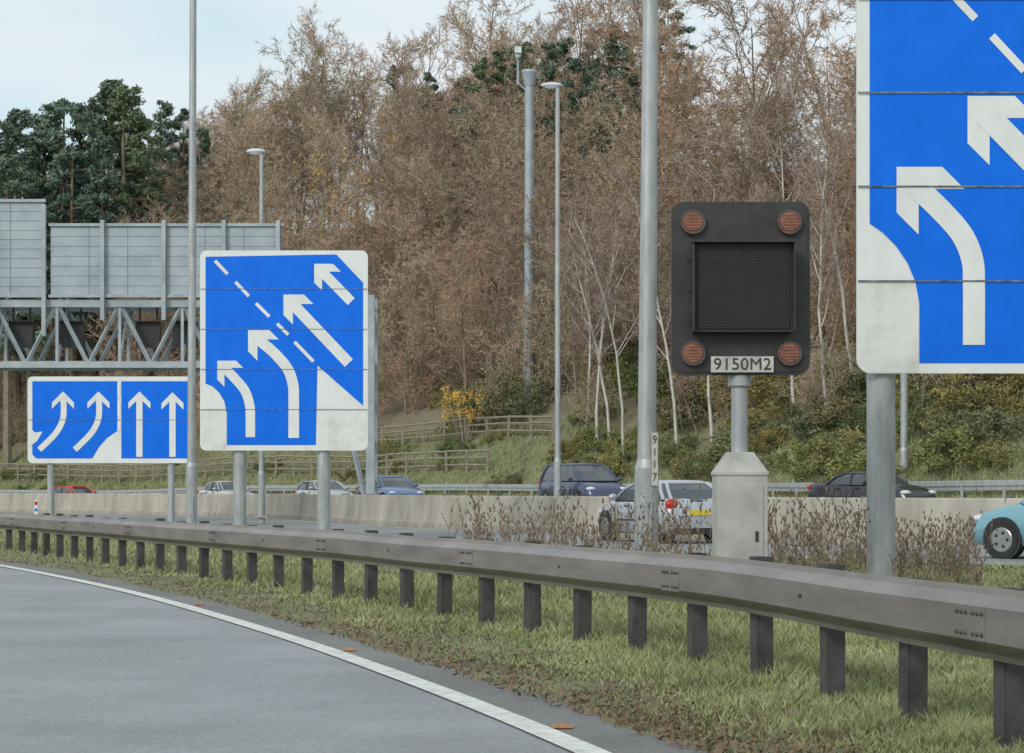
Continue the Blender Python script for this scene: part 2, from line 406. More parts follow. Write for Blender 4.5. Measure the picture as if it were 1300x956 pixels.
S.arrowU((80,497),14,8,[(81,520),(79,535),(70,551),(50,571)],7.5)
S.arrowU((125,497),14,8,[(126,520),(124,535),(115,551),(95,571)],7.5)
S.arrowU((177,497),14,8,[(177,580)],8)
S.arrowU((219,498),14,8,[(219,580)],8)
for a,bb in(((151,487),(151,503)),((151,511),(151,528)),((151,535),(151,547))): S.stem([a,bb],4)
seams(S,36,243,(533,),.6)
zb=1.2+34*k
posts(S,[28*k,181*k],-zb-.1,2.6,.115)
S.mb.obj('lane_gain_sign',MS,(-15.61,66,zb))

# ------------------------------------------------------------ matrix signal
mb=MB()
W,H=1.353,1.69
board=rrect(-W/2,-H/2,W/2,H/2,.12,6)
mb.polyY(board,0,0,.10)
inner=rrect(-W/2+.03,-H/2+.03,W/2-.03,H/2-.03,.10,6); mb.polyY(inner,-.012,0,.012)
mb.box((0,-.10,-.01),(.96,.18,.86),0)
mb.box((0,-.20,-.02),(.90,.02,.78),1)
mb.box((0,-.24,.425),(1.0,.16,.02),0); mb.box((-.485,-.235,-.01),(.015,.12,.85),0); mb.box((.485,-.235,-.01),(.015,.12,.85),0)
for i in range(30):
    mb.box((0,-.214,-.38+i*.0255),(.88,.012,.006),0)
for i in range(34):
    mb.box((-.43+i*.026,-.2125,-.02),(.004,.008,.77),0)
for sx in(-1,1):
    for sz in(-1,1):
        cx=sx*.47; cz=sz*.64
        mb.tube((cx,-.012,cz),(cx,-.07,cz),.125,.12,24,3)
        mb.tube((cx,-.0702,cz),(cx,-.078,cz),.092,.086,24,2)
        for j in range(5):
            mb.box((cx,-.082,cz-.06+j*.03),(.15*math.sqrt(max(.1,1-((j-2)/2.6)**2)),.006,.003),3)
for z in(-.3,.0,.3): mb.box((-.50,-.1,z),(.04,.06,.07),0)
mb.box((0.01,-.03,-.745),(.61,.02,.155),4)
sig=empty('matrix_signal'); sig.location=(2.235,20,1.2+256*20/2600)
mb.obj('head',[M_BLACK,M_BLACK2,M_LENS,M_RIM,M_PLATE],parent=sig)
mb=MB(); zc=1.2+256*20/2600
mb.tube((0,.12,-zc+1.56),(0,.12,-.4),.082,.082,20,0)
mb.tube((0,.12,-.95),(0,.12,-.82),.115,.115,20,0)
mb.box((0,.1,-.5),(.5,.06,.12),0); mb.box((0,.1,.5),(.5,.06,.12),0)
zt=1.345
hw=.245
mb.box((0,.12,-zc+zt/2-.1),(hw*2,hw*2,zt+.2),1)
mb.box((0,.12-hw-.006,-zc+.72),(.40,.012,1.05),1); mb.box((.14,.12-hw-.018,-zc+.75),(.03,.012,.1),2)
vs=[]
for r,z in((hw+.012,zt),(hw+.012,zt+.025),(.14,zt+.20),(.125,zt+.225)):
    for sx,sy in((-1,-1),(1,-1),(1,1),(-1,1)): vs.append((sx*r,.12+sy*r,-zc+z))
fs=[]
for r in range(3):
    for i in range(4): fs.append((r*4+i,r*4+(i+1)%4,r*4+4+(i+1)%4,r*4+4+i))
fs.append((12,13,14,15)); fs.append((3,2,1,0)); mb.add(vs,fs,1)
mb.obj('pedestal',[M_GALV,M_CONC2,M_BLACK],parent=sig)
def text(body,size,loc,rot,parent,matl,name='lettering',sx=1):
    cu=D.curves.new(name,'FONT'); cu.body=body; cu.size=size; cu.extrude=.002; cu.align_x='CENTER'; cu.align_y='CENTER'
    cu.space_character=1.06
    cu.materials.append(matl); o=D.objects.new(name,cu); o.location=loc; o.rotation_euler=rot; o.scale=(sx,1,1); o.parent=parent; C.collection.objects.link(o); return o
text('9150M2',.165,(.01,-.045,-.747),(math.pi/2,0,0),sig,M_TEXT,sx=1.0)

# ------------------------------------------------------------ lamp posts
def lamp_post(x,y,z,h,r0,r1,head=True,arm=.5,lean=0,side=-1,hs=.42):
    mb=MB()
    mb.tube((0,0,-.3),(lean*.12,0,h*.12),r0,r0,16,0); mb.tube((lean*.12,0,h*.12),(lean*.125,0,h*.12+.12),r0,r0*.78,16,0)
    mb.tube((lean*.125,0,h*.12+.12),(lean,0,h),r0*.78,r1,16,0)
    mb.box((0,-r0,.75),(r0*.9,.02,.6),0)
    mb.box((0,0,.03),(r0*3.4,r0*3.4,.05),0)
    if head:
        e=(lean+side*arm,0,h+.12); mb.tube((lean,0,h-.02),e,r1,r1*.6,10,0)
        mb.ell((e[0]+side*hs*.5,0,e[2]+.02),(hs,.17,.10),1,16,8); mb.ell((e[0]+side*hs*.5,0,e[2]-.03),(hs*.72,.13,.10),2,16,8)
    return mb.obj('street_lamp',[M_GALV,M_LAMP,M_HEAD],(x,y,z))
lp=lamp_post(1.83,28,0,12.5,.165,.085,True,1.2,.10,-1)
pl=MB(); pl.box((0,0,0),(.085,.02,.72),0)
po=pl.obj('number_plate',[M_PLATE],(.11,-.16,1.62)); po.parent=lp
for i,ch in enumerate('9117'): text(ch,.15,(.0,-.014,.26-i*.17),(math.pi/2,0,0),po,M_TEXT,sx=.85)
lamp_post(-9.08,58,0,15.5,.16,.095,True,1.2,.05,-1)
lamp_post(-9.05,74,.2,(622-197)/2600*74+1.0,.13,.07,True,.02,0,-1,.36)
lamp_post(1.65,74,.4,(622-113)/2600*74+.8,.14,.08,True,.02,0,-1,.40)
lamp_post(13.4,70,.5,17,.16,.10,True,.6,0,-1,.4)
x,y=.95,112; z=hz(x,y); zt=1.2+(622-110)*y/2600
mb=MB(); mb.tube((0,0,-.5),(0,0,zt-z),.30,.24,12,0); mb.tube((0,0,zt-z),(0,0,zt-z+.75),.26,.42,12,0); mb.tube((0,0,zt-z+.75),(0,0,zt-z+.9),.44,.40,12,0)
mb.tube((-.2,0,zt-z-.2),(-.62,0,zt-z+.2),.05,.05,6,0); mb.tube((-.62,0,zt-z+.1),(-.62,0,zt-z+1.7),.07,.06,8,0)
mb.box((-.62,-.1,zt-z+1.95),(.38,.6,.34),1); mb.ell((-.62,-.1,zt-z+1.7),(.17,.17,.2),1)
mb.obj('cctv_mast',[M_GALVB,M_LAMP],(x,y,z))

# ------------------------------------------------------------ gantry
g=empty('motorway_gantry'); mb=MB(); y0,y1=72.0,73.6; zb,zt=5.6,7.75; xa,xb=-27.0,-4.98
for y in(y0,y1):
    mb.box(((xa+xb)/2,y,zb),(xb-xa,.2,.22)); mb.box(((xa+xb)/2,y,zt),(xb-xa,.2,.26))
    n=20; st=(xb-xa)/n
    for i in range(n+1):
        x=xa+i*st
        if i%2==0: mb.box((x,y,(zb+zt)/2),(.10,.1,zt-zb-.2))
        if i<n:
            a_,b_=(zb,zt) if i%2 else (zt,zb)
            mb.strut((x,y,a_),(x+st,y,b_),.11)
for i in range(11):
    x=xa+i*(xb-xa)/10
    mb.strut((x,y0,zb),(x,y1,zb),.1); mb.strut((x,y0,zt),(x,y1,zt),.1)
    mb.strut((x,y0,zb),(x,y1,zt),.07)
mb.box(((xa+xb)/2,72.8,zb+.12),(xb-xa,1.2,.05))
mb.obj('truss',[M_GANTRY],parent=g)
mb=MB()
for yy in(y0,y1):
    for x in(-4.98,-27.2): mb.box((x,yy,zt/2+.1),(.3,.3,zt+.4))
for x in(-4.98,-27.2):
    for i in range(5): mb.strut((x,y0,.3+i*1.4),(x,y1,1.7+i*1.4),.12)
mb.strut((-4.98,y0,.1),(-6.2,y0,zb-.2),.14)
mb.obj('legs',[M_GANTRY],parent=g)
mb=MB()
def panelset(xl,xr,z0,z1,yy):
    n=int((xr-xl)/1.2); w=(xr-xl)/n
    for i in range(n): mb.box((xl+(i+.5)*w,yy,(z0+z1)/2),(w-.02,.05,z1-z0),0)
    nz_=int((z1-z0)/.32)
    for j in range(nz_+1): mb.box(((xl+xr)/2,yy-.035,z0+.03+j*(z1-z0-.06)/nz_),(xr-xl,.02,.03),0)
    mb.box(((xl+xr)/2,yy-.06,z0),(xr-xl+.1,.1,.1),1); mb.box(((xl+xr)/2,yy-.06,z1),(xr-xl+.1,.1,.1),1)
panelset(-16.2,-8.05,8.0,10.5,71.9); panelset(-26.0,-16.4,8.0,11.35,71.9)
for x in(-25,-22.6,-20.2,-18.2,-16.4,-14.35,-12.2,-10.1,-8.2):
    mb.box((x,71.75,8.9),(.14,.14,(3.5 if x>-16.3 else 4.6)),1)
mb.obj('sign_panels',[M_GALVB,M_GANTRY],parent=g)
mb=MB()
for x in(-17.4,-15.6,-12.9,-11.6,-9.2,-20.5):
    mb.box((x,72.7,6.7),(.85,.35,.9),0); mb.strut((x-.3,72.7,7.1),(x-.3,72.7,7.7),.06); mb.strut((x+.3,72.7,7.1),(x+.3,72.7,7.7),.06)
    mb.box((x,72.45,7.16),(.9,.25,.03),0)
mb.obj('signal_boxes',[M_BLK],parent=g)
mb=MB(); mb.box((0,0,.45),(.10,.06,.9),0); mb.box((0,-.035,.8),(.08,.01,.10),1); mb.box((0,-.035,.6),(.08,.01,.08),2)
mb.obj('marker_post',[M_WHITE,M_RED,M_BLUE],(-14.4,62,.0))

# ------------------------------------------------------------ fences
def fence(name,o,i0,i1,hh=1.25):
    P=resample(offp(o)[i0:i1],1.9); z=height(P[:,0],P[:,1]); mb=MB()
    for i in range(len(P)):
        mb.box((P[i,0],P[i,1],z[i]+hh/2-.1),(.13,.13,hh+.15),0,Matrix.Rotation(random.uniform(-.04,.04),3,'Y'))
        if i<len(P)-1:
            for f in(.35,.66,.93):
                mb.strut((P[i,0],P[i,1],z[i]+hh*f+random.uniform(-.03,.03)),(P[i+1,0],P[i+1,1],z[i+1]+hh*f+random.uniform(-.03,.03)),.085)
    mb.obj(name,[M_WOODF])
def idx_for(o,d0,d1):
    P=offp(o); w=np.where((P[:,1]>d0)&(P[:,1]<d1))[0]; return w[0],w[-1]
a_,b_=idx_for(17.5,105,170); fence('timber_fence',17.5,a_,b_)
a_,b_=idx_for(19.5,104,124); fence('timber_fence',20.0,a_,b_)

# ------------------------------------------------------------ trees
def gen_tree(seed,H,r0,lv0=17,lean=(0,0),first=.22,spread=1.0,tw=.020,up=.35,crown=.36,n4=6,n3=6,n2=8):
    rng=random.Random(seed); segs=[]
    def grow(p,d,L,r,level,maxl):
        n={0:9,1:5,2:4,3:2,4:1}[level]; st=L/n; pts=[]; rr=r
        for i in range(n):
            j={0:.07,1:.16,2:.22,3:.25,4:.2}[level]
            d=(d+Vector((rng.gauss(0,j),rng.gauss(0,j),rng.gauss(0,j)+{0:.02,1:.10,2:.07,3:.05,4:.03}[level]*up*2))).normalized()
            q=p+d*st; r2=r*(1-(i+1)/n*.82); segs.append((p.copy(),q.copy(),rr,max(r2,tw*.4),level)); pts.append((p.copy(),q.copy(),d.copy(),rr,(i+.5)/n)); p=q; rr=r2
        if level>=maxl: return
        cnt={0:lv0,1:n2,2:n3,3:n4}[level]
        for c in range(cnt):
            lo={0:first,1:.2,2:.1,3:.0}[level]
            t=lo+(1-lo)*((c+rng.random())/cnt)
            i=min(n-1,int(t*n)); a,b,dd,rb,_=pts[i]; pp=a.lerp(b,t*n-i)
            perp=dd.orthogonal().normalized(); perp.rotate(Matrix.Rotation(rng.random()*6.283,3,dd))
            ang=math.radians(rng.uniform(26,60))
            nd=(dd*math.cos(ang)+perp*math.sin(ang)*spread).normalized()
            if level==0: Lc=H*crown*(1.05-.62*abs(t-.35))*rng.uniform(.7,1.15)
            else: Lc=L*rng.uniform(.34,.58)*(1.1-.4*t)
            rc=min(rb*.6,{0:r0*.42,1:r0*.16,2:r0*.07,3:tw*.6}[level])
            grow(pp,nd,max(Lc,.32),max(rc,tw*.5),level+1,maxl)
    d0=Vector((lean[0],lean[1],1)).normalized()
    grow(Vector((0,0,-.5)),d0,H*.93,r0,0,4)
    return segs
def tree_tris(segs,tw=.02):
    V=[];F=[];M=[]
    for p,q,ra,rb,lv in segs:
        d=(q-p)
        if d.length<1e-5: continue
        d=d.normalized(); a=d.orthogonal().normalized(); b=d.cross(a)
        if lv<=1:
            n=6 if lv==0 else 4; o=len(V)
            for P,r in((p,ra),(q,rb)):
                for i in range(n):
                    t=6.28318*i/n; V.append(P+a*(math.cos(t)*r)+b*(math.sin(t)*r))
            for i in range(n):
                j=(i+1)%n; F.append((o+i,o+j,o+n+j)); F.append((o+i,o+n+j,o+n+i)); M+=[0,0]
        else:
            t=random.random()*3.1416; e=(a*math.cos(t)+b*math.sin(t))*(tw*.62 if lv==4 else (tw*.75 if lv==3 else max(ra,tw*.8))); o=len(V)
            V+= [p-e,p+e,q]; F.append((o,o+1,o+2)); M.append(1)
            if lv==2: V.append(q+e*.6); F.append((o+1,o+3,o+2)); M.append(1)
    return np.array([tuple(v) for v in V],dtype=np.float32),np.array(F,dtype=np.int32),np.array(M,dtype=np.int32)
RND=[(1.0,.93,.86),(.80,.83,.68),(1.12,1.03,.94),(.76,.70,.65),(1.1,.97,.87),(.93,.95,.76),(.90,.79,.72),(1.18,1.1,1.0),(1.08,.86,.74),(.92,.90,.84)]
M_BARK=mat('bark_grey_brown',(.31,.27,.22),(.18,.16,.125),1.5,.9,rand=RND)
M_TWIG=mat('twigs_brown',(.50,.405,.325),(.37,.295,.23),.5,.9,rand=RND)
M_BIRCH=mat('birch_bark',(.64,.60,.54),(.34,.30,.26),2.5,.8,stretch=(1,1,.5),lo=.45,hi=.75)
M_BTWIG=mat('birch_twigs',(.38,.28,.24),(.29,.22,.19),.5,.9)
RNDG=[(1,1,1),(.8,.9,.88),(1.2,1.12,.85),(.75,.8,.85),(1.15,1.15,1.1)]
M_PINE=mat('pine_needles',(.19,.25,.17),(.095,.14,.11),.9,.8,rand=RNDG,lo=.4,hi=.6)
M_BUSH=mat('bramble_leaves',(.22,.23,.115),(.10,.125,.065),1.3,.7,rand=[(1,1,1),(1.35,1.0,.75),(.8,.95,.65),(1.5,1.15,.85),(.65,.75,.6),(1.05,1.1,.7),(1.6,1.4,.8),(1.7,1.2,.85)],lo=.4,hi=.62)
M_ORANGE=mat('autumn_leaves',(.85,.55,.11),(.66,.36,.07),2,.7)
M_STEM=mat('dead_stems',(.27,.20,.14),(.16,.12,.085),3,.9)

TREES=[]
cfg=[(1,14,.15,17,.22,1.0,.34),(2,12.5,.13,17,.18,.95,.38),(3,15,.16,18,.28,1.0,.33),(4,11,.12,17,.12,1.05,.42),(5,13,.12,17,.22,.85,.33),(6,10,.10,17,.08,1.1,.44),(7,15,.14,16,.34,.9,.30)]
for (sd,H,r,l0,fi,sp,cr) in cfg:
    TREES.append(tree_tris(gen_tree(sd,H,r,l0,first=fi,spread=sp,crown=cr,n4=6,n3=6,n2=8,up=.45),.030))
def shrub_tris(seed):
    rng=random.Random(seed); allsegs=[]
    for k in range(8):
        s_=gen_tree(seed*31+k,rng.uniform(2.6,4.2),.035,9,lean=(rng.uniform(-.5,.5),rng.uniform(-.5,.5)),first=.1,tw=.016,crown=.36,n4=0,n3=3,n2=5)
        ox,oy=rng.uniform(-1.3,1.3),rng.uniform(-1.3,1.3); t=Vector((ox,oy,.2))
        allsegs+=[(a+t,b_+t,c_,d_,l) for a,b_,c_,d_,l in s_]
    return tree_tris(allsegs,.026)
SHR=[shrub_tris(s_) for s_ in(41,42,43)]

rng=random.Random(99)
cand=[]
for gx in np.arange(-75,75,4.1):
    for gy in np.arange(60,245,4.3):
        cand.append((gx+rng.uniform(-1.8,1.8),gy+rng.uniform(-1.8,1.8)))
cand=np.array(cand); co=off_dist(cand[:,0],cand[:,1]); ang=cand[:,0]/cand[:,1]
ok=(co>21.5)&(co<66)&(ang>-.28)&(ang<.285)
cz=height(cand[:,0],cand[:,1],co)
wood=Mass(); cnt=0
for (x,y),o,z,ok_ in zip(cand,co,cz,ok):
    if not ok_: continue
    a_=x/y
    if a_>.05 and (o>56 or (o>34 and rng.random()<.6)): continue
    if a_<=.05 and 30<o<46 and rng.random()<.45: continue
    sc=rng.uniform(.8,1.15)*(0.82 if o<25 else 1)
    if a_>-.02 and o>30: sc*=1.15
    if -.13<a_<-.02 and o>50: sc*=1.08
    if a_<-.16 and o>40: sc*=.75
    wood.put(rng.choice(TREES),(x,y,z),rng.uniform(0,6.28),(sc*1.05,sc*1.05,sc*rng.uniform(.9,1.1)),(rng.uniform(-.06,.06),rng.uniform(-.06,.06)),rng.random()); cnt+=1
wood.build('bare_woodland',[M_BARK,M_TWIG]); print('TREES',cnt)
ug=Mass(); c2=0
for gx in np.arange(-60,70,3.1):
    for gy in np.arange(60,175,3.3):
        x=gx+rng.uniform(-1.3,1.3); y=gy+rng.uniform(-1.3,1.3)
        if abs(x/y)>.285: continue
        o=od(x,y)
        if 20.5<o<34 and rng.random()<.75:
            sc=rng.uniform(.7,1.25); ug.put(rng.choice(SHR),(x,y,hz(x,y)-.1),rng.uniform(0,6.28),(sc,sc,sc),(0,0),rng.random()); c2+=1
ug.build('undergrowth_shrubs',[M_BARK,M_TWIG]); print('SHRUBS',c2)

def leaf_cloud(centers,radii,n,size,flat=1.0,seed=0):
    r=np.random.RandomState(seed); cs=np.repeat(np.array(centers),n,axis=0); rr=np.repeat(np.array(radii),n)
    d=r.normal(size=(len(cs),3)); d/=np.linalg.norm(d,axis=1)[:,None]; u=r.random_sample(len(cs))**.45
    P=cs+d*(u*rr)[:,None]*np.array([1,1,flat])
    a=r.normal(size=P.shape); a/=np.linalg.norm(a,axis=1)[:,None]; b=np.cross(a,r.normal(size=P.shape)); b/=np.linalg.norm(b,axis=1)[:,None]
    s_=size*r.uniform(.6,1.4,len(P))[:,None]
    V=np.stack([P-a*s_-b*s_*.4,P-a*s_+b*s_*.4,P+a*s_],1).reshape(-1,3)
    F=np.arange(len(V)).reshape(-1,3); return V.astype(np.float32),F.astype(np.int32)
def pine_tris(seed,H,cone=1.0):
    rng=random.Random(seed); segs=[(Vector((0,0,-.5)),Vector((0,0,H*.5)),.2,.14,0),(Vector((0,0,H*.5)),Vector((.1,0,H*.97)),.14,.03,0)]
    cs=[];rs=[]
    n=50
    for i in range(n):
        t=.30+.70*i/n; z=H*t; L=H*.20*(1-t)**(.75*cone)*rng.uniform(.45,1.35)+.25; a=rng.random()*6.283
        e=Vector((math.cos(a)*L,math.sin(a)*L,z+L*rng.uniform(-.05,.4))); segs.append((Vector((0,0,z)),e,.05,.02,2))
        k=max(2,int(L*2.0))
        for j in range(k):
            f=.35+.65*(j+1)/k; c=Vector((0,0,z)).lerp(e,f); cs.append((c.x+rng.uniform(-.25,.25),c.y+rng.uniform(-.25,.25),c.z+rng.uniform(-.1,.25))); rs.append(rng.uniform(.22,.45))
    cs.append((.1,0,H)); rs.append(.2)
    V,F=leaf_cloud(cs,rs,70,.12,.6,seed)
    tv,tf,_=tree_tris(segs)
    return np.vstack([V,tv]),np.vstack([F,tf+len(V)]),np.r_[np.zeros(len(F),np.int32),np.ones(len(tf),np.int32)]
PINES=[pine_tris(1,14,1.3),pine_tris(2,14,1.0),pine_tris(3,14,1.6),pine_tris(4,14,.9)]
pg=Mass()
for px,d,ytop in [(8,150,160),(22,158,142),(55,152,150),(78,150,130),(100,155,135),(118,149,128),(140,153,105),(158,150,112),(170,156,125),(-15,150,150),(38,150,190),(205,170,130),(232,172,140),(90,147,190),(130,147,175),(10,146,200),(-30,152,150),(190,160,155),(255,172,165),
                  (615,150,75),(640,152,62),(668,150,56),(700,148,58),(722,150,50),(745,152,56),(780,150,35),(800,146,42),(590,156,100),(655,147,90),(850,150,0),(760,146,75),(500,175,85),(545,170,95),(690,140,85),(735,140,80),(790,138,70)]:
    x=(px-650)*d/2600; ztop=1.2+(622-ytop)*d/2600; zz=hz(x,d); s_=max(6,ztop-zz)/14; w_=s_*rng.uniform(.85,1.15)
    pg.put(rng.choice(PINES),(x,d,zz),rng.uniform(0,6),(w_,w_,s_),(0,0),rng.random())
pg.build('pine_trees',[M_PINE,M_BARK])

for i,(px,d,ybase,H,lean) in enumerate([(757,100,505,13,(-.02,0)),(775,100,508,12,(-.12,0)),(792,98,505,13,(-.05,0)),(1085,86,492,15,(-.20,0)),(1050,84,492,12,(-.03,0)),(905,92,500,13,(.05,0)),(742,104,470,12,(.1,0)),(1180,84,490,13,(.05,0)),(1010,88,490,14,(-.06,0)),(860,94,495,13,(-.04,0))]):
    x=(px-650)*d/2600; v_,f_,m_=tree_tris(gen_tree(200+i,H,.085,12,lean=lean,first=.38,spread=.75,crown=.24,n4=4,n3=5,n2=6,up=.6),.022)
    link('birch_tree',npmesh('birch_tree',v_,f_,[M_BIRCH,M_BTWIG],m_),(x,d,hz(x,d)))

def bush_tris(seed):
    rng=random.Random(seed); cs=[];rs=[]
    for k in range(34):
        a=rng.random()*6.283; r=rng.random()**.5*1.5; z=rng.uniform(.1,1.7)*(1.15-r/2.2); cs.append((math.cos(a)*r,math.sin(a)*r,z)); rs.append(rng.uniform(.2,.5))
    V,F=leaf_cloud(cs,rs,100,.07,.9,seed)
    return V,F,np.zeros(len(F),np.int32)
BUSH=[bush_tris(s_) for s_ in(11,12,13,14)]
bt=Mass(); c3=0
for gx in np.arange(-30,60,1.9):
    for gy in np.arange(50,135,2.0):
        x=gx+rng.uniform(-.9,.9); y=gy+rng.uniform(-.9,.9); r_=x/y
        if r_<-.03 or r_>.285: continue
        o=od(x,y); lim=16.6 if r_>.03 else 19.0
        if lim<o<24 and rng.random()<(.8 if r_>.03 else .4):
            sc=rng.uniform(.5,1.4)*(1.1 if r_>.1 else .9); bt.put(rng.choice(BUSH),(x,y,hz(x,y)-.15),rng.uniform(0,6.28),(sc,sc,sc*rng.uniform(.6,1.2)),(0,0),rng.random()); c3+=1
        elif 24<=o<30 and rng.random()<.3:
            sc=rng.uniform(.6,1.2); bt.put(rng.choice(BUSH),(x,y,hz(x,y)-.15),rng.uniform(0,6.28),(sc,sc,sc),(0,0),rng.random()); c3+=1
for px,d,sc in [(605,115,.9),(655,111,1.2),(628,113,.9),(590,117,.7),(480,128,.7),(640,117,.9),(560,120,.6),(668,110,1.1)]:
    x=(px-650)*d/2600; bt.put(rng.choice(BUSH),(x,d,hz(x,d)-.1),rng.uniform(0,6),(sc,sc,sc*1.2),(0,0),rng.random())
for i in range(260):
    y=rng.uniform(75,150); x=rng.uniform(-.26,.05)*y; o=od(x,y)
    if 16<o<22:
        sc=rng.uniform(.18,.5); bt.put(rng.choice(BUSH),(x,y,hz(x,y)-.05),rng.uniform(0,6),(sc*1.5,sc*1.5,sc),(0,0),rng.random())
bt.build('bush_thicket',[M_BUSH]); print('BUSH',c3)
r_=random.Random(5)
d=111; x=(592-650)*d/2600; cs=[(r_.uniform(-1.2,1.1),r_.uniform(-.5,.5),2.2+r_.uniform(-.75,.85)) for i in range(22)]
V,F=leaf_cloud(cs,[.28]*22,38,.08,1,9)
sg=[]
for c_ in cs: sg.append((Vector((c_[0]*.25,c_[1]*.25,-.2)),Vector(c_),.03,.012,2))
tv,tf,_=tree_tris(sg)
me=npmesh('autumn_bush',np.vstack([V,tv]),np.vstack([F,tf+len(V)]),[M_ORANGE,M_BTWIG],np.r_[np.zeros(len(F),int),np.ones(len(tf),int)]); link('autumn_bush',me,(x,d,hz(x,d)))
for (px,d,py) in((432,136,215),(470,134,300),(400,140,300)):
    x=(px-650)*d/2600; cs=[(r_.gauss(0,1.5),r_.gauss(0,1.2),r_.gauss(0,1.4)) for i in range(50)]
    V,F=leaf_cloud(cs,[.55]*50,8 if py<250 else 4,.08,1,10+px); me=npmesh('autumn_leaves_on_tree',V,F,[M_ORANGE]); link('autumn_foliage',me,(x,d,1.2+(622-py)*d/2600))

# ------------------------------------------------------------ grass
def gmat(name,stops):
    m,nt,b=new_mat(name); b.inputs['Roughness'].default_value=.85
    tc=nt.nodes.new('ShaderNodeTexCoord'); n=nt.nodes.new('ShaderNodeTexNoise'); n.inputs['Scale'].default_value=1.0; n.inputs['Detail'].default_value=10; n.inputs['Roughness'].default_value=.8
    nt.links.new(tc.outputs['Object'],n.inputs['Vector']); r=nt.nodes.new('ShaderNodeValToRGB'); e=r.color_ramp.elements
    e[0].position=stops[0][0]; e[0].color=(*stops[0][1],1); e[1].position=stops[-1][0]; e[1].color=(*stops[-1][1],1)
    for p,c in stops[1:-1]:
        q=e.new(p); q.color=(*c,1)
    nt.links.new(n.outputs['Fac'],r.inputs['Fac']); nt.links.new(r.outputs['Color'],b.inputs['Base Color']); return m
M_GR=gmat('grass_blades',[(.36,(.26,.23,.14)),(.45,(.26,.265,.125)),(.54,(.34,.365,.165)),(.66,(.50,.46,.29))])
M_MOSS=gmat('verge_moss',[(.35,(.13,.105,.07)),(.5,(.19,.175,.10)),(.68,(.25,.23,.14))])
def blades(P,h,w,lean):
    n=len(P); a=np.random.rand(n)*6.283; dx=np.c_[np.cos(a),np.sin(a),np.zeros(n)]*w[:,None]
    l=np.random.normal(size=(n,2))*lean; tip=P+np.c_[l*h[:,None],h]
    V=np.stack([P-dx,P+dx,tip],1).reshape(-1,3); return V,np.arange(3*n).reshape(-1,3)
N=380000
u=np.random.rand(N); dd=1/(1/6.0+(1/60.0-1/6.0)*u)
ex=np.interp(dd,EDGE[:,1],EDGE[:,0]); wdt=np.minimum(20,.30*dd+1.5-ex)
X=ex+.03+np.random.rand(N)*wdt
o=off_dist(X,dd); keep=(o<-8.9)
X=X[keep];dd=dd[keep];ex=ex[keep]
fe=X-ex
rx=np.interp(dd,RAIL[:,1],RAIL[:,0])
pat=np.sin(X*1.7+dd*.9)*np.sin(dd*1.1-X*.6)+.6*np.sin(X*4.3-dd*2.1)*np.sin(dd*3.3+X)
verge=np.clip((fe-.25+.25*pat)/1.1,0,1)
hh=(.020+.045*np.random.rand(len(X))*(.3+.7*verge))*(1+.6*(pat>.3)*verge)
hh*=np.where((X>rx+.1),1.5,1.0)
P=np.c_[X,dd,np.zeros(len(X))]
sel=np.random.rand(len(X))<(.2+.8*verge)*np.where(pat<-.5,.45,1)
mossy=(np.random.rand(len(X))>verge*1.1-.10)
wd=.003+.00035*dd
for nm,mk,mm in(('grass',sel&~mossy,M_GR),('verge_moss',sel&mossy,M_MOSS)):
    V,F=blades(P[mk],hh[mk]*(1 if nm=='grass' else .6),wd[mk],.65); link(nm,npmesh(nm,V,F,[mm]))
nl=3200; yy=1/(1/8.0+(1/40.0-1/8.0)*np.random.rand(nl)); xx=np.interp(yy,EDGE[:,1],EDGE[:,0])+np.abs(np.random.normal(0,.45,nl))-.08
V,F=leaf_cloud(np.c_[xx,yy,np.full(nl,.03)],np.full(nl,.02),1,.022,.3,21); link('leaf_litter',npmesh('leaf_litter',V,F,[mat('dead_leaf',(.28,.19,.11),(.14,.10,.07),4,.9)]))
n=90000
i=np.random.randint(0,len(BAR)-1,n); oo=np.random.uniform(15.2,21,n); Pp=BAR[i]+(BAR[i+1]-BAR[i])*np.random.rand(n)[:,None]+BN[i]*oo[:,None]
kk=(np.abs(Pp[:,0]/np.maximum(Pp[:,1],1))<.3)&(Pp[:,1]>50); Pp=Pp[kk]; zz=height(Pp[:,0],Pp[:,1])
V,F=blades(np.c_[Pp,zz-.03],np.random.uniform(.12,.45,len(Pp)),np.full(len(Pp),.03),.5); link('bank_grass',npmesh('bank_grass',V,F,[M_GR]))

mb=MB(); rw=random.Random(3)
def weed(x,y,h,heads=True):
    p=Vector((x,y,0)); d=Vector((rw.gauss(0,.08),rw.gauss(0,.08),1)).normalized(); n=4; r=.006
    for i in range(n):
        q=p+d*(h/n); mb.tube(p,q,r,r*.8,3,0,False,False)
        if i>=1:
            for b_ in range(rw.randint(1,3)):
                a=rw.random()*6.28; L=h*rw.uniform(.12,.3); e=q+Vector((math.cos(a)*L*.6,math.sin(a)*L*.6,L*.8)); mb.tube(q,e,r*.7,r*.5,3,0,False,False)
                if heads and rw.random()<.6: mb.ell(e,(.014,.014,.032 if rw.random()<.6 else .018),0,5,4)
                else:
                    for k in range(3):
                        t=rw.random(); c=q.lerp(e,t); mb.ell(c,(.009,.009,.013),0,4,3)
        d=(d+Vector((rw.gauss(0,.09),rw.gauss(0,.09),.05))).normalized(); p=q; r*=.85
    mb.ell(p,(.015,.015,.035),0,5,4)
for i in range(430):
    y=rw.uniform(21,33); px=rw.choice([rw.uniform(560,1010),rw.uniform(960,1110),rw.uniform(1120,1250),rw.uniform(600,900)]); x=(px-650)*y/2600
    if od(x,y)>-8.9: continue
    hm=rw.uniform(.4,1.05)
    if 1125<px: hm*=.75
    weed(x,y,hm,rw.random()<.6)
mb.obj('dead_weeds',[M_STEM])
cs=[];rs=[]
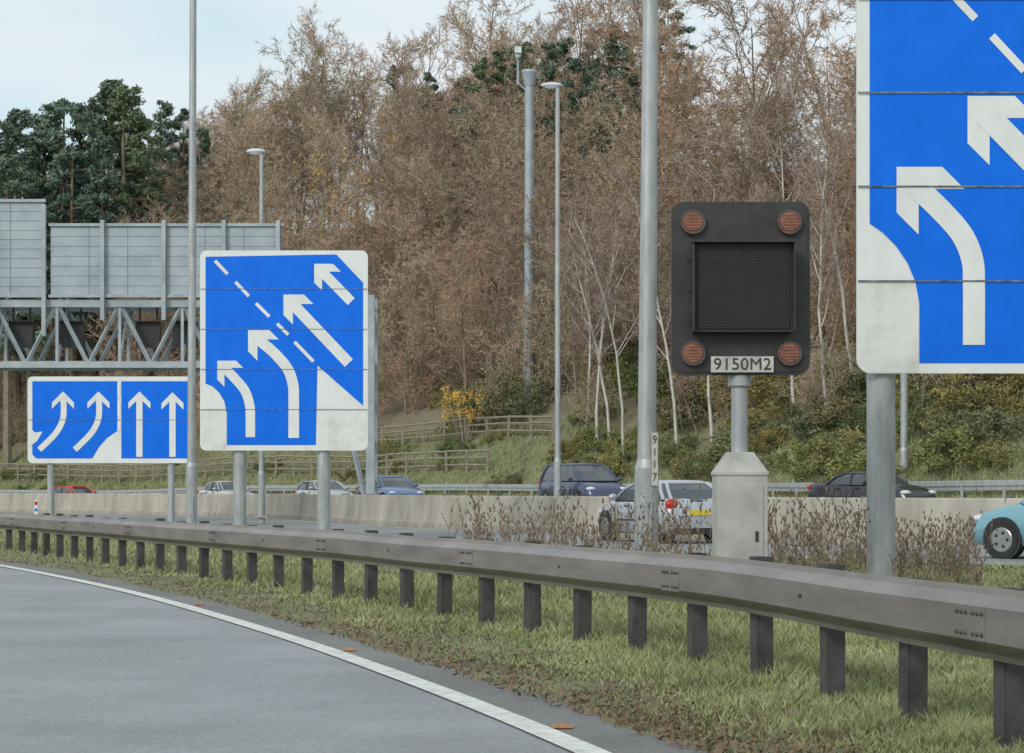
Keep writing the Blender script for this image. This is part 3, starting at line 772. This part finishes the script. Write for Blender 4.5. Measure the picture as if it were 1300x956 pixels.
for i in range(60):
    y=rw.uniform(22,31); px=rw.choice([rw.uniform(720,900),rw.uniform(980,1100),rw.uniform(1140,1230)]); x=(px-650)*y/2600
    cs.append((x,y,rw.uniform(.05,.35))); rs.append(rw.uniform(.10,.26))
V,F=leaf_cloud(cs,rs,120,.02,.9,77); link('bramble_scrub',npmesh('bramble_scrub',V,F,[mat('scrub_leaves',(.25,.23,.13),(.15,.15,.08),3,.8)]))

# ------------------------------------------------------------ cars
def paint(name,c,metal=.3):
    m=mat(name,c,tuple(x*.92 for x in c),1.0,.28,metal); m.node_tree.nodes['Principled BSDF'].inputs['Coat Weight'].default_value=.6; return m
def car(name,x,y,z,heading,col,kind='sedan',L=4.4,W=1.76,Hh=1.43):
    mb=MB(); w=W/2; hl=L/2
    if kind=='sedan': st=[(-1,.40,.70,.80),(-.965,.27,.93,.90),(-.88,.2,1.0,.96),(-.62,.18,.99,1),(-.3,.18,.95,1),(.1,.18,.93,1),(.42,.18,.93,.99),(.62,.18,.90,.98),(.82,.2,.80,.95),(.94,.22,.68,.88),(1,.34,.56,.74)]; gh=(-.66,.46,-.34,.12)
    elif kind=='hatch': st=[(-1,.40,.72,.84),(-.97,.27,.92,.92),(-.88,.2,1.0,.97),(-.62,.18,.99,1),(-.3,.18,.97,1),(.1,.18,.95,1),(.46,.18,.95,.99),(.64,.18,.91,.98),(.84,.2,.80,.95),(.95,.22,.68,.88),(1,.34,.56,.74)]; gh=(-.93,.52,-.66,.14)
    else: st=[(-1,.42,.8,.86),(-.975,.3,1.0,.94),(-.9,.22,1.08,.98),(-.62,.2,1.07,1),(-.3,.2,1.05,1),(.1,.2,1.03,1),(.52,.2,1.03,.99),(.7,.2,.97,.98),(.86,.22,.86,.95),(.95,.24,.74,.88),(1,.36,.6,.76)]; gh=(-.95,.66,-.80,.22)
    rings=[]
    for fx,zl,zt,fw in st:
        ww=w*fw; X=fx*hl
        half=[(0,zl),(.80*ww,zl),(.95*ww,zl+.06),(ww,zl+(zt-zl)*.35),(ww*.995,zl+(zt-zl)*.62),(ww*.96,zt-.10),(ww*.91,zt-.03),(ww*.80,zt+.0),(ww*.4,zt+.025),(0,zt+.03)]
        ring=[(X,yy,zz) for yy,zz in half]+[(X,-yy,zz) for yy,zz in half[-2:0:-1]]
        rings.append(ring)
    n=len(rings[0]); vs=[p for r in rings for p in r]; fs=[]
    for i in range(len(rings)-1):
        for j in range(n): fs.append((i*n+j,i*n+(j+1)%n,(i+1)*n+(j+1)%n,(i+1)*n+j))
    fs.append(tuple(range(n))[::-1]); fs.append(tuple((len(rings)-1)*n+j for j in range(n)))
    mb.add(vs,fs,0,True)
    zb=st[4][2]-.03; zr=Hh
    r0,f0,r1,f1=[g_*hl for g_ in gh]
    def ring(xr,xf,hw,zz,bf,br):
        return [(xr,-hw*.82,zz),(xr-br,0,zz),(xr,hw*.82,zz),(xr+.12,hw,zz),((xr+xf)/2,hw*1.02,zz),(xf-.14,hw,zz),(xf,hw*.82,zz),(xf+bf,0,zz),(xf,-hw*.82,zz),(xf-.14,-hw,zz),((xr+xf)/2,-hw*1.02,zz),(xr+.12,-hw,zz)]
    R=[ring(r0,f0,w*.90,zb,.16,.08),ring(r0+(r1-r0)*.55,f0+(f1-f0)*.55,w*.83,zb+(zr-zb)*.55,.12,.07),ring(r1,f1,w*.70,zr-.07,.08,.05),ring(r1+.06,f1-.08,w*.62,zr-.015,.05,.04),ring(r1+.4,f1-.4,w*.35,zr+.01,.02,.02)]
    n=12; vs=[p for r in R for p in r]
    mb.add(vs,[(i*n+j,(i+1)*n+j,(i+1)*n+(j+1)%n,i*n+(j+1)%n)[::-1] for i in range(2) for j in range(n)],1,False)
    fs=[(i*n+j,(i+1)*n+j,(i+1)*n+(j+1)%n,i*n+(j+1)%n)[::-1] for i in(2,3) for j in range(n)]; fs.append(tuple(4*n+j for j in range(n)))
    mb.add(vs,fs,0,True)
    def pil(j,wd,mi=0,sc=1.012):
        pts=[Vector(R[k][j]) for k in(0,1,2)]
        for a_,b_ in zip(pts[:-1],pts[1:]): mb.tube((a_.x,a_.y*sc,a_.z),(b_.x,b_.y*sc,b_.z),wd,wd,5,mi,False,True)
    for j in(5,6,8,9): pil(j,.035)
    for j in(3,2,0,11): pil(j,.05)
    for j in(4,10): pil(j,.035,2)
    for a_,b_ in((3,4),(4,5),(9,10),(10,11),(6,7),(7,8),(0,1),(1,2),(5,6),(8,9),(2,3),(11,0)):
        mb.tube(R[2][a_],R[2][b_],.032,.032,5,0,False,True); mb.tube(R[0][a_],R[0][b_],.022,.022,4,2,False,True)
    for sgn in(-1,1): mb.ell((f0-.42,sgn*(w+.10),zb+.08),(.07,.11,.075),0,8,6)
    wr=.32
    for fx in(-.62,.63):
        for sgn in(-1,1):
            X=fx*hl
            mb.tube((X,sgn*(w-.20),wr+.02),(X,sgn*(w+.004),wr+.02),wr+.055,wr+.055,20,2)
            mb.tube((X,sgn*(w-.20),wr),(X,sgn*(w+.018),wr),wr,wr-.01,20,3)
            mb.tube((X,sgn*(w+.0185),wr),(X,sgn*(w+.026),wr),.215,.20,16,4)
            for k in range(5):
                a_=k*1.2566; mb.box((X+math.cos(a_+.6)*.12,sgn*(w+.028),wr+math.sin(a_+.6)*.12),(.05,.01,.05),3,Matrix.Rotation(-a_,3,'Y'))
    for sgn in(-1,1):
        for fx in(-.42,-.02,.36): mb.box((fx*hl,sgn*(w*1.0),.62),(.012,.012,.5),2)
        mb.box((-.05,sgn*(w+.004),.5),(L*.42,.02,.04),2)
        for fx in(-.33,.06): mb.box((fx*hl,sgn*(w+.0),.82),(.16,.03,.03),2)
    for sgn in(-1,1):
        mb.ell((hl*.90,sgn*w*.70,st[-3][2]-.12),(.17,.19,.075),6,10,6)
        mb.ell((-hl*.955,sgn*w*.78,.86 if kind!='mpv' else .98),(.10,.16,.13 if kind!='sedan' else .09),5,10,6)
    mb.box((hl*.985,0,.50),(.06,W*.42,.14),2); mb.box((hl*.97,0,.30),(.12,W*.62,.10),2)
    mb.box((hl*1.01,0,.42),(.02,.5,.11),7)
    mb.box((-hl*1.0,0,.42),(.10,W*.78,.16),0); mb.box((-hl*1.005,0,.28),(.08,W*.7,.1),2)
    mb.box((-hl*1.005,0,.68),(.03,.5,.11),8)
    return mb.obj(name,[paint(name+'_paint',col),M_GLASS,M_BLK,M_TYRE,M_ALLOY,M_RED,M_HEAD,M_WHITE,M_YEL],(x,y,z),math.radians(heading))
car('people_carrier',2.6,75,.50,-66,(.07,.085,.15),'mpv',4.3,1.8,1.68)
car('saloon_car',-5.25,88,.40,-66,(.13,.20,.36),'sedan',4.4,1.76,1.42)
car('hatchback_car',-9.15,100,.28,-62,(.5,.52,.53),'hatch',4.0,1.7,1.40)
car('saloon_car',-15.6,112,.26,-58,(.55,.57,.57),'sedan',4.4,1.76,1.44)
car('hatchback_car',-26.6,125,.06,-48,(.80,.07,.03),'hatch',4.0,1.7,1.4)
car('saloon_car',11.6,66,.44,-52,(.03,.03,.04),'sedan',4.3,1.72,1.36)
car('hatchback_car',3.42,47,.02,112,(.48,.50,.53),'hatch',3.9,1.68,1.40)
car('hatchback_car',10.0,35,.02,135,(.22,.43,.50),'hatch',4.2,1.74,1.48)

# ------------------------------------------------------------ world, sun, camera
w=D.worlds.new('World'); scene.world=w; w.use_nodes=True; nt=w.node_tree; nt.nodes.clear()
out=nt.nodes.new('ShaderNodeOutputWorld'); sky=nt.nodes.new('ShaderNodeTexSky'); sky.sky_type='NISHITA'; sky.sun_disc=False
SE,SR=math.radians(32),math.radians(215)
sky.sun_elevation=SE; sky.sun_rotation=SR
b1=nt.nodes.new('ShaderNodeBackground'); b1.inputs['Strength'].default_value=.12; nt.links.new(sky.outputs['Color'],b1.inputs['Color'])
b2=nt.nodes.new('ShaderNodeBackground'); b2.inputs['Strength'].default_value=1.0
tc=nt.nodes.new('ShaderNodeTexCoord'); mpn=nt.nodes.new('ShaderNodeMapping'); mpn.inputs['Scale'].default_value=(1,1,3.5); nt.links.new(tc.outputs['Generated'],mpn.inputs['Vector'])
n=nt.nodes.new('ShaderNodeTexNoise'); n.inputs['Scale'].default_value=5; n.inputs['Detail'].default_value=7; nt.links.new(mpn.outputs['Vector'],n.inputs['Vector'])
r=nt.nodes.new('ShaderNodeValToRGB'); r.color_ramp.elements[0].position=.35; r.color_ramp.elements[1].position=.64
r.color_ramp.elements[0].color=(.66,.84,.91,1); r.color_ramp.elements[1].color=(.88,.93,.95,1); nt.links.new(n.outputs['Fac'],r.inputs['Fac']); nt.links.new(r.outputs['Color'],b2.inputs['Color'])
ms=nt.nodes.new('ShaderNodeMixShader'); ms.inputs['Fac'].default_value=.88
nt.links.new(b1.outputs[0],ms.inputs[1]); nt.links.new(b2.outputs[0],ms.inputs[2]); nt.links.new(ms.outputs[0],out.inputs['Surface'])
sl=D.lights.new('sun','SUN'); sl.energy=1.5; sl.angle=math.radians(18); sl.color=(1,.97,.92)
so=D.objects.new('sun',sl); C.collection.objects.link(so)
dv=Vector((math.sin(SR)*math.cos(SE),math.cos(SR)*math.cos(SE),math.sin(SE)))
so.rotation_euler=dv.to_track_quat('Z','Y').to_euler()
cam=D.cameras.new('camera'); cam.lens=72; cam.sensor_width=36; cam.shift_y=144/1300; cam.clip_end=5000; cam.clip_start=.1
cobj=D.objects.new('camera',cam); cobj.location=(0,0,1.2); cobj.rotation_euler=(math.pi/2,0,0); C.collection.objects.link(cobj); scene.camera=cobj
scene.view_settings.view_transform='Standard'; scene.view_settings.look='None'; scene.view_settings.exposure=0
